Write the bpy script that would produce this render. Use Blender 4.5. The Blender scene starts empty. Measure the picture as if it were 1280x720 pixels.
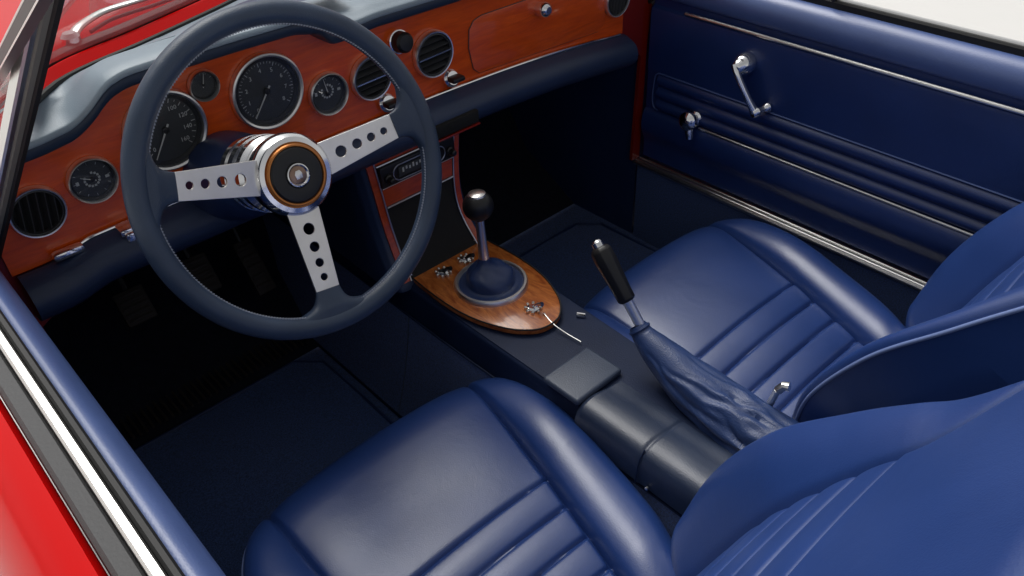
import bpy, bmesh, math, random
from mathutils import Vector, Matrix
random.seed(4)
PI = math.pi
scn = bpy.context.scene
col = scn.collection

# ------------------------------------------------------------------ materials
def mat(name, color, rough=0.5, metal=0.0, var=0.0, vscale=6.0, bump=0.0, bscale=200.0,
        coat=0.0, color2=None, spec=0.5, sheen=0.0, rvar=0.0, voro=False, wr=0.0, wrs=9.0):
    m = bpy.data.materials.new(name); m.use_nodes = True
    nt = m.node_tree; b = nt.nodes['Principled BSDF']
    b.inputs['Base Color'].default_value = (*color, 1)
    b.inputs['Roughness'].default_value = rough
    b.inputs['Metallic'].default_value = metal
    b.inputs['Specular IOR Level'].default_value = spec
    b.inputs['Coat Weight'].default_value = coat
    b.inputs['Coat Roughness'].default_value = 0.06
    if sheen:
        b.inputs['Sheen Weight'].default_value = sheen
    tc = nt.nodes.new('ShaderNodeTexCoord')
    if var or color2 or rvar:
        n = nt.nodes.new('ShaderNodeTexNoise'); n.inputs['Scale'].default_value = vscale
        n.inputs['Detail'].default_value = 6
        nt.links.new(tc.outputs['Object'], n.inputs['Vector'])
        c2 = color2 if color2 else tuple(max(0, c*(1-var)) for c in color)
        c1 = color if color2 else tuple(c*(1+var) for c in color)
        r = nt.nodes.new('ShaderNodeValToRGB')
        r.color_ramp.elements[0].position = .32; r.color_ramp.elements[1].position = .68
        r.color_ramp.elements[0].color = (*c2, 1); r.color_ramp.elements[1].color = (*c1, 1)
        nt.links.new(n.outputs['Fac'], r.inputs['Fac'])
        nt.links.new(r.outputs['Color'], b.inputs['Base Color'])
        if rvar:
            mr = nt.nodes.new('ShaderNodeMapRange')
            mr.inputs['To Min'].default_value = rough - rvar; mr.inputs['To Max'].default_value = rough + rvar
            nt.links.new(n.outputs['Fac'], mr.inputs['Value'])
            nt.links.new(mr.outputs['Result'], b.inputs['Roughness'])
    if bump:
        if voro:
            t = nt.nodes.new('ShaderNodeTexVoronoi'); t.inputs['Scale'].default_value = bscale
            out = t.outputs['Distance']
        else:
            t = nt.nodes.new('ShaderNodeTexNoise'); t.inputs['Scale'].default_value = bscale
            t.inputs['Detail'].default_value = 3; out = t.outputs['Fac']
        nt.links.new(tc.outputs['Object'], t.inputs['Vector'])
        bp = nt.nodes.new('ShaderNodeBump'); bp.inputs['Strength'].default_value = bump
        bp.inputs['Distance'].default_value = 0.002
        nt.links.new(out, bp.inputs['Height'])
        if wr:
            n3 = nt.nodes.new('ShaderNodeTexNoise'); n3.inputs['Scale'].default_value = wrs
            n3.inputs['Detail'].default_value = 4; n3.inputs['Distortion'].default_value = 1.2
            nt.links.new(tc.outputs['Object'], n3.inputs['Vector'])
            b3 = nt.nodes.new('ShaderNodeBump'); b3.inputs['Strength'].default_value = wr; b3.inputs['Distance'].default_value = .012
            nt.links.new(n3.outputs['Fac'], b3.inputs['Height']); nt.links.new(b3.outputs['Normal'], bp.inputs['Normal'])
        nt.links.new(bp.outputs['Normal'], b.inputs['Normal'])
    return m

def wood(name, c1, c2, stretch=(3, 20, 20), scale=2.2, rough=.28, coat=.6, dist=2.5):
    m = bpy.data.materials.new(name); m.use_nodes = True
    nt = m.node_tree; b = nt.nodes['Principled BSDF']
    b.inputs['Roughness'].default_value = rough; b.inputs['Coat Weight'].default_value = coat
    b.inputs['Coat Roughness'].default_value = .08
    tc = nt.nodes.new('ShaderNodeTexCoord'); mp = nt.nodes.new('ShaderNodeMapping')
    mp.inputs['Scale'].default_value = stretch
    nt.links.new(tc.outputs['Object'], mp.inputs['Vector'])
    n = nt.nodes.new('ShaderNodeTexNoise'); n.inputs['Scale'].default_value = scale
    n.inputs['Detail'].default_value = 8; n.inputs['Distortion'].default_value = dist
    n2 = nt.nodes.new('ShaderNodeTexNoise'); n2.inputs['Scale'].default_value = scale*9
    n2.inputs['Detail'].default_value = 4
    for q in (n, n2): nt.links.new(mp.outputs['Vector'], q.inputs['Vector'])
    mx = nt.nodes.new('ShaderNodeMath'); mx.operation = 'MULTIPLY_ADD'; mx.inputs[1].default_value = .3
    nt.links.new(n2.outputs['Fac'], mx.inputs[0]); nt.links.new(n.outputs['Fac'], mx.inputs[2])
    r = nt.nodes.new('ShaderNodeValToRGB')
    r.color_ramp.elements[0].position = .45; r.color_ramp.elements[1].position = .85
    r.color_ramp.elements[0].color = (*c2, 1); r.color_ramp.elements[1].color = (*c1, 1)
    nt.links.new(mx.outputs[0], r.inputs['Fac']); nt.links.new(r.outputs['Color'], b.inputs['Base Color'])
    return m

def glassmat(name, tint=(1, 1, 1), reflect_haze=0.03, ior=1.5):
    m = bpy.data.materials.new(name); m.use_nodes = True
    nt = m.node_tree; nt.nodes.clear()
    o = nt.nodes.new('ShaderNodeOutputMaterial')
    tr = nt.nodes.new('ShaderNodeBsdfTransparent'); tr.inputs['Color'].default_value = (*tint, 1)
    gl = nt.nodes.new('ShaderNodeBsdfGlossy'); gl.inputs['Roughness'].default_value = .02
    df = nt.nodes.new('ShaderNodeBsdfDiffuse'); df.inputs['Color'].default_value = (.8, .8, .8, 1)  # white diffuse share painted in for sky reflected by the pane
    lw = nt.nodes.new('ShaderNodeLayerWeight'); lw.inputs['Blend'].default_value = .5
    pw = nt.nodes.new('ShaderNodeMath'); pw.operation = 'POWER'; pw.inputs[1].default_value = 5
    fr = nt.nodes.new('ShaderNodeMath'); fr.operation = 'MULTIPLY_ADD'
    r0 = ((ior-1)/(ior+1))**2; fr.inputs[1].default_value = 1-r0; fr.inputs[2].default_value = r0
    nt.links.new(lw.outputs['Facing'], pw.inputs[0]); nt.links.new(pw.outputs[0], fr.inputs[0])
    m1 = nt.nodes.new('ShaderNodeMixShader'); m1.inputs[0].default_value = reflect_haze
    m2 = nt.nodes.new('ShaderNodeMixShader')
    nt.links.new(tr.outputs[0], m1.inputs[1]); nt.links.new(df.outputs[0], m1.inputs[2])
    nt.links.new(fr.outputs[0], m2.inputs[0]); nt.links.new(m1.outputs[0], m2.inputs[1])
    nt.links.new(gl.outputs[0], m2.inputs[2]); nt.links.new(m2.outputs[0], o.inputs['Surface'])
    return m

M = dict(
    seat=mat('seat_leather', (.013, .043, .180), .375, var=.08, vscale=7, bump=.07, bscale=520, voro=True, rvar=.05, spec=1.0, wr=.06),
    piping=mat('seat_piping', (.15, .21, .42), .45),
    navy=mat('navy_vinyl', (.016, .034, .105), .38, var=.10, vscale=9, bump=.12, bscale=700, voro=True),
    door=mat('door_vinyl', (.012, .034, .145), .36, spec=.8, wr=.10, var=.10, vscale=9, bump=.12, bscale=700, voro=True),
    pad=mat('dash_pad_vinyl_lit', (.205, .265, .325), .47, spec=.9, wr=.08, var=.08, vscale=8, bump=.12, bscale=700, voro=True),  # dark navy vinyl; its grazing sky sheen is put into the pale base
    lip=mat('dash_lip_vinyl', (.014, .028, .060), .5, var=.08, vscale=8),
    roll=mat('dash_roll_vinyl', (.020, .036, .085), .42, var=.08, vscale=8, bump=.12, bscale=700, voro=True),
    doorroll=mat('door_roll_vinyl_lit', (.070, .115, .29), .38, spec=.8, var=.08, vscale=8, bump=.08, bscale=500, voro=True),  # door blue lightened, the light on its upward face put into the colour
    wheel=mat('wheel_leather', (.036, .057, .100), .35, wr=.06, wrs=14, var=.12, vscale=14, bump=.18, bscale=900, voro=True),
    stitch=mat('stitch_thread', (.32, .35, .42), .7),
    console=mat('console_leather', (.007, .016, .050), .55, spec=.3, var=.15, vscale=10, bump=.2, bscale=600, voro=True),
    lid=mat('console_lid_leather', (.050, .066, .105), .36, var=.12, vscale=10, bump=.2, bscale=600, voro=True),
    rail=mat('console_rail_leather', (.018, .030, .064), .40, var=.12, vscale=10, bump=.15, bscale=600, voro=True, spec=.8),
    carpet=mat('navy_carpet', (.034, .074, .215), .95, var=.5, vscale=330, bump=.9, bscale=900, sheen=.2),
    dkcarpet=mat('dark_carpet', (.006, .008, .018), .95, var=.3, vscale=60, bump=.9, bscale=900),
    black=mat('black_plastic', (.008, .008, .009), .4),
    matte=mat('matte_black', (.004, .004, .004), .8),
    rubber=mat('black_rubber', (.007, .007, .007), .6, bump=.1, bscale=300),
    greyrub=mat('grey_seal', (.06, .06, .062), .45, bump=.1, bscale=300),
    chrome=mat('chrome', (.88, .88, .88), .12, 1.0, rvar=.03, vscale=20),
    softchrome=mat('brushed_chrome', (.80, .79, .77), .30, 1.0, rvar=.05, vscale=30),
    alu=mat('brushed_aluminium', (.80, .78, .76), .34, 1.0, var=.06, vscale=25, bump=.06, bscale=400),
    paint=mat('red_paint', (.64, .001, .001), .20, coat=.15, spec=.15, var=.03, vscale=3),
    jamb=mat('red_paint_shaded', (.24, .012, .004), .3, coat=.4),  # body red darkened, the shadow on it put into the colour
    dial=mat('gauge_dial', (.036, .040, .044), .55),
    dialring=mat('gauge_ring', (.011, .012, .014), .4),
    mark=mat('gauge_print', (.50, .52, .50), .6),
    needle=mat('needle_paint', (.62, .62, .58), .5),
    bezel=mat('bezel_chrome', (.92, .91, .89), .34, 1.0),
    slat=mat('vent_slat', (.030, .031, .034), .4),
    orange=mat('horn_ring', (.55, .20, .05), .3, .6),
    medal=mat('bronze_badge', (.30, .20, .15), .28, .9),
    wood=wood('fascia_wood', (.90, .118, .004), (.70, .070, .002)),
    plate=wood('console_wood', (.62, .20, .045), (.28, .055, .010), stretch=(14, 4, 10), scale=2.5, dist=3.5),
    rwood=wood('stack_wood', (.55, .065, .006), (.36, .032, .003)),
    speaker=mat('speaker_cloth', (.014, .014, .015), .8, bump=1.0, bscale=1200),
    boot=mat('gaiter_leather', (.018, .040, .125), .36, var=.15, vscale=14, bump=.2, bscale=600, voro=True, spec=.6),
    hboot=mat('handbrake_leather', (.024, .050, .150), .36, var=.15, vscale=14, bump=.25, bscale=500, voro=True, spec=.6),
    pilgrey=mat('pillar_grey', (.17, .165, .145), .5),
    brown=mat('pedal_rubber', (.030, .022, .017), .7, bump=.5, bscale=120),
    skin=mat('silver_paint', (.70, .70, .70), .4),
    glass=glassmat('window_glass', (.96, .97, .96), .17),
    gglass=glassmat('gauge_glass', (.97, .97, .97), .012, 1.35),
    ground=mat('pale_concrete', (.66, .655, .635), .85, var=.03, vscale=.6, bump=.2, bscale=40),
)

# ------------------------------------------------------------------ helpers
def tag(o, label=None, cat=None, group=None, kind=None):
    if label: o['label'] = label
    if cat: o['category'] = cat
    if group: o['group'] = group
    if kind: o['kind'] = kind
    return o

def thing(name, label, cat, loc=(0, 0, 0), group=None):
    o = bpy.data.objects.new(name, None); col.objects.link(o)
    o.empty_display_size = .05
    o.location = loc
    return tag(o, label, cat, group)

def link(name, me, m, parent=None, smooth=True, ang=35, mw=None):
    o = bpy.data.objects.new(name, me); col.objects.link(o)
    if m and not me.materials: me.materials.append(m)
    if smooth:
        me.polygons.foreach_set('use_smooth', [True]*len(me.polygons))
        me.set_sharp_from_angle(angle=math.radians(ang))
    if parent:
        o.parent = parent
        bpy.context.view_layer.update()
        pm = parent.matrix_world
        o.matrix_parent_inverse = pm.inverted()
    return o

class MB:
    def __init__(s): s.b = bmesh.new()
    def face(s, vs):
        try: return s.b.faces.new(vs)
        except ValueError: return None
    def v(s, p): return s.b.verts.new(p)
    def box(s, c, d, bev=0, rot=None, seg=2):
        b2 = bmesh.new(); bmesh.ops.create_cube(b2, size=1)
        for w in b2.verts: w.co = Vector((w.co.x*d[0], w.co.y*d[1], w.co.z*d[2]))
        if bev: bmesh.ops.bevel(b2, geom=b2.edges[:], offset=bev, segments=seg, affect='EDGES', profile=.5)
        if rot: bmesh.ops.transform(b2, matrix=rot, verts=b2.verts)
        bmesh.ops.translate(b2, vec=Vector(c), verts=b2.verts)
        s.join(b2); return s
    def join(s, b2, mx=None):
        if mx: bmesh.ops.transform(b2, matrix=mx, verts=b2.verts)
        me = bpy.data.meshes.new('t'); b2.to_mesh(me); b2.free()
        s.b.from_mesh(me); bpy.data.meshes.remove(me)
    def grid(s, fn, nu, nv, closeu=False, closev=False):
        R = []
        for i in range(nu + (0 if closeu else 1)):
            R.append([s.v(fn(i/nu, j/nv)) for j in range(nv + (0 if closev else 1))])
        a = len(R); c = len(R[0])
        for i in range(nu):
            for j in range(nv):
                s.face((R[i][j], R[(i+1) % a][j], R[(i+1) % a][(j+1) % c], R[i][(j+1) % c]))
        return R
    def tube(s, pts, r, n=10, cap=True, closed=False, flat=None):
        pts = [Vector(p) for p in pts]; N = len(pts)
        rf = r if callable(r) else (lambda t: r)
        rings = []; up = None
        for i, p in enumerate(pts):
            if closed: d = pts[(i+1) % N] - pts[i-1]
            else: d = pts[min(i+1, N-1)] - pts[max(i-1, 0)]
            d.normalize()
            if up is None:
                up = Vector((0, 0, 1)) if abs(d.z) < .9 else Vector((0, 1, 0))
            a = d.cross(up).normalized(); up = a.cross(d).normalized()
            rr = rf(i/max(1, N-1)); ry = rr*(flat or 1)
            rings.append([s.v(p + a*math.cos(2*PI*k/n)*rr + up*math.sin(2*PI*k/n)*ry) for k in range(n)])
        for i in range(N if closed else N-1):
            A, B = rings[i], rings[(i+1) % N]
            for k in range(n): s.face((A[k], A[(k+1) % n], B[(k+1) % n], B[k]))
        if cap and not closed:
            s.face(rings[0][::-1]); s.face(rings[-1])
        return s
    def lathe(s, prof, mx=None, n=48, cap=True):
        """prof: (h, r) along local z"""
        mx = mx or Matrix.Identity(4); rings = []
        for h, r in prof:
            rings.append([s.v(mx @ Vector((r*math.cos(2*PI*k/n), r*math.sin(2*PI*k/n), h))) for k in range(n)])
        for A, B in zip(rings, rings[1:]):
            for k in range(n): s.face((A[k], A[(k+1) % n], B[(k+1) % n], B[k]))
        if cap:
            s.face(rings[0][::-1]); s.face(rings[-1])
        return s
    def prism(s, poly, axis, a, b, bev=0):
        """poly 2-D in the two other axes, extruded along axis 0/1/2 from a to b"""
        def P(u, w, t):
            return {0: (t, u, w), 1: (u, t, w), 2: (u, w, t)}[axis]
        b2 = bmesh.new()
        A = [b2.verts.new(P(u, w, a)) for u, w in poly]; B = [b2.verts.new(P(u, w, b)) for u, w in poly]
        n = len(poly)
        b2.faces.new(A[::-1]); b2.faces.new(B)
        for i in range(n): b2.faces.new((A[i], A[(i+1) % n], B[(i+1) % n], B[i]))
        bmesh.ops.recalc_face_normals(b2, faces=b2.faces[:])
        if bev:
            es = [e for e in b2.edges if (e.verts[0] in A) == (e.verts[1] in A)]
            bmesh.ops.bevel(b2, geom=es, offset=bev, segments=2, affect='EDGES', profile=.5)
        s.join(b2); return s
    def build(s, name, m, parent=None, smooth=True, ang=35, recalc=True):
        if recalc: bmesh.ops.recalc_face_normals(s.b, faces=s.b.faces[:])
        me = bpy.data.meshes.new(name); s.b.to_mesh(me); s.b.free()
        return link(name, me, m, parent, smooth, ang)

def interp(tab, x):
    if x <= tab[0][0]: return tab[0][1]
    for (a, b), (c, d) in zip(tab, tab[1:]):
        if x <= c: return b + (d-b)*(x-a)/(c-a)
    return tab[-1][1]
def sinterp(tab, x):
    """smooth (cosine-free catmull) interpolation of a table"""
    n = len(tab)
    if x <= tab[0][0]: return tab[0][1]
    if x >= tab[-1][0]: return tab[-1][1]
    for i in range(n-1):
        if x <= tab[i+1][0]:
            x0, y0 = tab[i]; x1, y1 = tab[i+1]
            m0 = (y1-tab[i-1][1])/(x1-tab[i-1][0]) if i > 0 else (y1-y0)/(x1-x0)
            m1 = (tab[i+2][1]-y0)/(tab[i+2][0]-x0) if i < n-2 else (y1-y0)/(x1-x0)
            h = x1-x0; t = (x-x0)/h
            return (2*t**3-3*t*t+1)*y0 + (t**3-2*t*t+t)*h*m0 + (-2*t**3+3*t*t)*y1 + (t**3-t*t)*h*m1
def spline(P, n=40):
    P = [Vector(p) for p in P]; out = []
    L = [0]
    for a, b in zip(P, P[1:]): L.append(L[-1] + (b-a).length)
    for i in range(n+1):
        t = L[-1]*i/n
        out.append(Vector(tuple(sinterp([(L[k], P[k][c]) for k in range(len(P))], t) for c in range(3))))
    return out

def frame(origin, z, x=(1, 0, 0)):
    z = Vector(z).normalized(); x = Vector(x)
    if abs(z.dot(x)) > .95: x = Vector((0, 1, 0))
    x = (x - z*x.dot(z)).normalized(); y = z.cross(x)
    m = Matrix((x, y, z)).transposed().to_4x4(); m.translation = Vector(origin); return m
def sm(t): t = max(0, min(1, t)); return t*t*(3-2*t)

# ------------------------------------------------------------------ camera, world, sun
cam = bpy.data.cameras.new('camera'); co = bpy.data.objects.new('camera', cam); col.objects.link(co)
Rw = Matrix(((0.73297274, 0.44179179, -0.51727264), (-0.67920803, 0.43305982, -0.592567), (-0.03778123, 0.78567119, 0.61748957)))
co.matrix_world = Matrix.Translation((-.793, 0, 1.36)) @ Rw.to_4x4()
cam.sensor_width = 36; cam.lens = 36*1030.35/1280; cam.clip_start = .02; cam.clip_end = 500
scn.camera = co
scn.view_settings.view_transform = 'Standard'; scn.view_settings.look = 'None'
scn.view_settings.exposure = 0; scn.view_settings.gamma = 1

w = bpy.data.worlds.new('World'); scn.world = w; w.use_nodes = True
nt = w.node_tree; bg = nt.nodes['Background']
sky = nt.nodes.new('ShaderNodeTexSky'); sky.sky_type = 'NISHITA'; sky.sun_disc = False
sky.sun_elevation = math.radians(58); sky.sun_rotation = math.radians(10)
sky.air_density = 1.0; sky.dust_density = 4.0; sky.ozone_density = .6
hs = nt.nodes.new('ShaderNodeHueSaturation'); hs.inputs['Saturation'].default_value = .06
nt.links.new(sky.outputs[0], hs.inputs['Color']); nt.links.new(hs.outputs[0], bg.inputs['Color'])
bg.inputs['Strength'].default_value = .12
sd = bpy.data.lights.new('sun', 'SUN'); so = bpy.data.objects.new('sun', sd); col.objects.link(so)
sd.energy = 2.0; sd.angle = math.radians(38); sd.color = (1, .97, .93)
so.rotation_euler = Vector((.10, .53, .85)).to_track_quat('Z', 'Y').to_euler()

# ------------------------------------------------------------------ ground
g = MB(); g.grid(lambda u, v: (-150+300*u, -150+300*v, -.32), 4, 4)
tag(g.build('ground', M['ground'], smooth=False), 'pale smooth concrete ground around the car', kind='structure')

# ------------------------------------------------------------------ car body
body = thing('car_body', 'bright red open car body with navy carpeted floor and windscreen frame', 'car', (0, .6, 0))
XD = .70
# floor
f = MB(); f.grid(lambda u, v: (-.74+1.48*u, -.3+1.75*v, .05), 60, 60); f.build('floor_carpet', M['carpet'], body)
f = MB()
def toe(u, v):
    y, z = [(1.42, .052), (1.62, .16), (1.74, .34), (1.78, .60), (1.60, .84)][int(round(v*4))]
    return (-.74+1.48*u, y, z)
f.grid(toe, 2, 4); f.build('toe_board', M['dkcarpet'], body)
f = MB(); f.prism([(-.30, .04), (-.30, .70), (-.26, .72), (-.22, .70), (-.22, .04)], 0, -.74, .74); f.build('rear_bulkhead', M['door'], body)
# sills / kick panels
for s in (-1, 1):
    f = MB(); f.prism([(-.28, .05), (1.19, .05), (1.19, .275), (-.28, .275)], 0, s*.700, s*.76); f.build('inner_sill', M['carpet'], body)
    f = MB(); f.prism([(1.20, .05), (1.78, .05), (1.78, .84), (1.20, .72)], 0, s*.705, s*.76); f.build('kick_panel', M['navy'], body)
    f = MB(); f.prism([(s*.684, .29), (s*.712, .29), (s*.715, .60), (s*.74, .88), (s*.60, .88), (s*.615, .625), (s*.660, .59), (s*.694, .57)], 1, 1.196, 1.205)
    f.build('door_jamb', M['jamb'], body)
    f = MB(); f.box((s*.708, .45, .2815), (.034, 1.50, .009), .003); f.tube([(s*.700, -.29, .2885), (s*.700, 1.195, .2885)], .005, 10, flat=.8); f.tube([(s*.7135, -.29, .288), (s*.7135, 1.195, .288)], .0025, 10)
    f.build('sill_plate', M['softchrome'], body)
# windscreen base line (car centre outwards)
WB = [(0, 1.43), (.12, 1.415), (.25, 1.365), (.39, 1.315), (.524, 1.271), (.60, 1.20), (.66, 1.13), (.70, 1.11)]
def wy(x): return sinterp(WB, abs(x))
# cowl, bonnet and scuttle
f = MB()
def cowl(u, v):
    x = -.80+1.60*u; y0 = wy(x)+.006; y = y0 + (2.5-y0)*v**1.4
    z = .885 + .045*sm((y-y0)/.10) + .02*sm((y-1.5)/.8) - .10*(abs(x)/.8)**4
    return (x, y, z)
f.grid(cowl, 80, 60); f.build('scuttle_panel', M['paint'], body)
f = MB()
f.tube([(x, wy(x)+.016, .914) for x in [-.60+1.2*i/60 for i in range(61)]], .012, 10, flat=.6); f.build('windscreen_seal', M['rubber'], body)
f = MB()
f.grid(lambda u, v: ((-.66+1.32*u), wy(-.66+1.32*u)-.002 - .020*(1-v), .896+.014*v), 80, 6); f.build('scuttle_lip', M['paint'], body)
f = MB()
f.tube([(x, wy(x)-.0235, .897) for x in [-.62+1.24*i/60 for i in range(61)]], .005, 8); f.build('pad_edge_seal', M['rubber'], body)
# front fender / side skin ahead of the doors
for s in (-1, 1):
    f = MB()
    def fend(u, v):
        y = 1.20 + 1.3*v
        pts = [(.71, .868), (.755, .815), (.80, .762), (.85, .718), (.880, .61), (.892, .40), (.888, .25), (.85, .02)]
        x = sinterp([(k, p[0]) for k, p in enumerate(pts)], u*7); z = sinterp([(k, p[1]) for k, p in enumerate(pts)], u*7); return (s*x, y, z)
    f.grid(fend, 40, 10); f.build('front_wing', M['paint'], body)
# windscreen frame pillars
def pil(t): # t 0 base .. 1 top
    return Vector((-.709+.098*t, 1.175-.42*t, .72+.43*t))
for s in (-1, 1):
    fr = thing('windscreen_pillar', None, None, (0, 0, 0)); fr.parent = None
    bpy.data.objects.remove(fr)
    f = MB()
    d = (pil(1)-pil(0)).normalized()
    side = Vector((-.72, -.55, .18)); side = (side-d*side.dot(d)).normalized()
    nrm = d.cross(side)
    def bar(f, off0, off1, w, th, t0=-.25, t1=1.22):
        R = []
        for i in range(21):
            t = t0+(t1-t0)*i/20
            p = pil(t); o = off0 + (off1-off0)*t
            ring = []
            for a, b in ((-.5, -.5), (-.5, .3), (-.3, .5), (.3, .5), (.5, .3), (.5, -.5)):
                q = p + side*(o + a*w) + nrm*(b*th)
                ring.append(f.v((q.x*(-s), q.y, q.z)))
            R.append(ring)
        for A, B in zip(R, R[1:]):
            for k in range(6): f.face((A[k], A[(k+1) % 6], B[(k+1) % 6], B[k]))
        f.face(R[0]); f.face(R[-1][::-1])
    bar(f, 0, 0, .012, .014)
    p0 = f.build('pillar_seal', M['rubber'], body)
    f = MB(); bar(f, .0115, .0115, .013, .012); f.build('pillar_trim', M['pilgrey'], body)
    f = MB(); bar(f, .0225, .0215, .010, .010); f.build('windscreen_pillar', M['softchrome'], body)
# windscreen glass
f = MB()
def gls(u, v):
    x = (-.66+1.32*u); b = Vector((x, wy(x)+.004, .912)); k = abs(x)/.66
    t = Vector((x*.90, 1.02-.20*k*k, 1.19-.04*k))
    return b.lerp(t, v)
f.grid(gls, 60, 12); f.build('windscreen_glass', M['glass'], body)
f = MB(); f.tube([Vector(gls(i/60, 1.02)) for i in range(61)], .013, 10); f.build('windscreen_header', M['softchrome'], body)

# wiper resting on the scuttle
wp = thing('wiper', 'slim silver wiper arm lying on the red scuttle beyond the windscreen', 'wiper', (-.475, 1.36, .93))
f = MB(); f.tube(spline([(-.478, 1.318, .925), (-.462, 1.334, .930), (-.438, 1.355, .931), (-.403, 1.376, .931), (-.352, 1.385, .930), (-.300, 1.392, .929), (-.18, 1.415, .928)], 30), lambda t: .0085-.0045*t, 10, flat=.6)
f.build('wiper_arm', M['softchrome'], wp)
f = MB(); f.tube(spline([(-.445, 1.335, .920), (-.40, 1.362, .921), (-.33, 1.372, .921), (-.20, 1.40, .921), (-.06, 1.43, .921)], 30), .003, 8)
f.build('wiper_blade', M['rubber'], wp)
f = MB(); f.lathe([(0, .014), (.018, .014), (.024, .009)], frame((-.480, 1.316, .910), (0, 0, 1)), 20); f.build('pivot_cap', M['chrome'], wp)

# ------------------------------------------------------------------ dashboard
DY = 1.19
dash = thing('dashboard', 'wood faced dashboard with round gauges and blue padded top', 'dashboard', (0, 1.2, .6))
LIP = [(-.70, .832), (-.60, .836), (-.555, .842), (-.530, .856), (-.505, .878), (-.475, .886), (-.40, .887), (-.30, .886), (-.215, .884),
       (-.170, .872), (-.145, .853), (-.12, .851), (-.05, .856), (.10, .853), (.30, .850), (.50, .845), (.62, .835)]
def trimz(x): return sinterp([(-.70, .672), (-.64, .673), (-.61, .680), (-.58, .686), (-.40, .685), (0, .686), (.2, .682), (.36, .674), (.50, .662), (.61, .650), (.70, .645)], x)
# hood overhang amount
def hang(x): return .030 + .030*sm((x+.56)/.06)*sm((-.13-x)/.05)
f = MB(); X0, X1 = -.70, .615
xs_ = [X0+(X1-X0)*i/160 for i in range(161)]
R = []
for x in xs_:
    zt = interp(LIP, x)+.012; zb = trimz(x)
    R.append([f.v((x, DY, zb)), f.v((x, DY, zt)), f.v((x, DY+.014, zt)), f.v((x, DY+.014, zb))])
for A, B in zip(R, R[1:]):
    for k in range(4): f.face((A[k], A[(k+1) % 4], B[(k+1) % 4], B[k]))
f.face(R[0]); f.face(R[-1][::-1]); f.build('wood_fascia', M['wood'], dash, ang=60)
# padded top
f = MB()
def padpt(u, v):
    x = -.71 + 1.335*u; L = interp(LIP, x); L = (L + interp(LIP, x-.008) + interp(LIP, x+.008))/3
    h = hang(x); yb = wy(x)-.024; zl = L
    rise = h - .03
    k = v
    prof = [(DY-h*.93, zl+.018+rise*.5), (DY-h*1.0, zl+.019+rise*.5), (DY-h*1.01, zl+.022+rise*.5), (DY-h*.98, zl+.0255+rise*.5), (DY-h*.90, zl+.028+rise*.5), (DY-h*.60, zl+.031+rise*.45),
            (DY+.0, max(zl+.036+rise*.15, 0)), (DY+.03, None), (DY+.07, None), (yb, None)]
    ys = [p[0] for p in prof]
    if yb < DY+.11:
        prof[7] = (DY+.012, None); prof[8] = (DY+.022, None); 
        if yb < DY+.03: yb = DY+.03
        prof[9] = (yb, None)
    zend = .896 - .03*sm((abs(x)-.60)/.1)
    z0 = prof[6][1]
    for q in (7, 8, 9):
        t = (prof[q][0]-prof[6][0])/max(1e-4, prof[9][0]-prof[6][0])
        prof[q] = (prof[q][0], z0 + (zend-z0)*sm(t*.9+.1*t))
    i = k*9; a = int(min(8, math.floor(i))); t = i-a
    def cr(c):
        tab = [(n, prof[n][c]) for n in range(10)]
        return sinterp(tab, i)
    return (x, cr(0), cr(1))
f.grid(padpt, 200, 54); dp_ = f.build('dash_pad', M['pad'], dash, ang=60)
f = MB()
def lipp(u, v):
    x = -.71 + 1.335*u; L = (interp(LIP, x) + interp(LIP, x-.008) + interp(LIP, x+.008))/3; h = hang(x); rise = h-.03
    pr = [(DY+.012, L+.004), (DY-h*.6, L+.001+rise*.35), (DY-h*.90, L+.003+rise*.45), (DY-h*.99, L+.009+rise*.5), (DY-h*.99, L+.016+rise*.5), (DY-h*.93, L+.0205+rise*.5)]
    i = v*5; return (x, sinterp([(k, p[0]) for k, p in enumerate(pr)], i), sinterp([(k, p[1]) for k, p in enumerate(pr)], i))
f.grid(lipp, 200, 20); f.build('pad_lip', M['lip'], dp_, ang=60)
# knee roll
f = MB()
def roll(u, v):
    x = -.70+1.40*u if False else -.695 + 1.31*u
    zt = trimz(x)-.004; a = v*2*PI
    pr = [(DY+.004, 0), (1.163, -.004), (1.146, -.016), (1.140, -.034), (1.146, -.052), (1.166, -.068), (DY+.01, -.076), (DY+.03, -.05)]
    n = len(pr); i = v*n; a = int(i) % n; t = i-int(i)
    P = lambda k: pr[k % n]
    def cat(c):
        p0, p1, p2, p3 = P(a-1)[c], P(a)[c], P(a+1)[c], P(a+2)[c]
        return .5*((2*p1)+(-p0+p2)*t+(2*p0-5*p1+4*p2-p3)*t*t+(-p0+3*p1-3*p2+p3)*t**3)
    sc = 1.0 if x > -.6 else 1.0
    return (x, cat(0), zt+cat(1)*sc)
f.grid(roll, 120, 32, closev=True); f.build('knee_roll', M['roll'], dash, ang=70)
# dark underside so the footwell stays closed
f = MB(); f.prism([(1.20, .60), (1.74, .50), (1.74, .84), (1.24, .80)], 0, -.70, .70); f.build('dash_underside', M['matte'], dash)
# trim strip
f = MB(); f.tube([(x, DY-.006, trimz(x)+.001) for x in [-.60+1.20*i/120 for i in range(121)]], .0028, 8); f.build('trim_strip', M['chrome'], dash)
f = MB(); f.box((-.622, DY-.012, .682), (.046, .018, .013), .006); f.build('pull_handle', M['chrome'], dash)
f = MB(); f.box((-.535, 1.172, .684), (.030, .030, .012), .004); f.box((-.535, 1.155, .678), (.022, .012, .016), .004); f.build('pull_knob', M['chrome'], dash)

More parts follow.
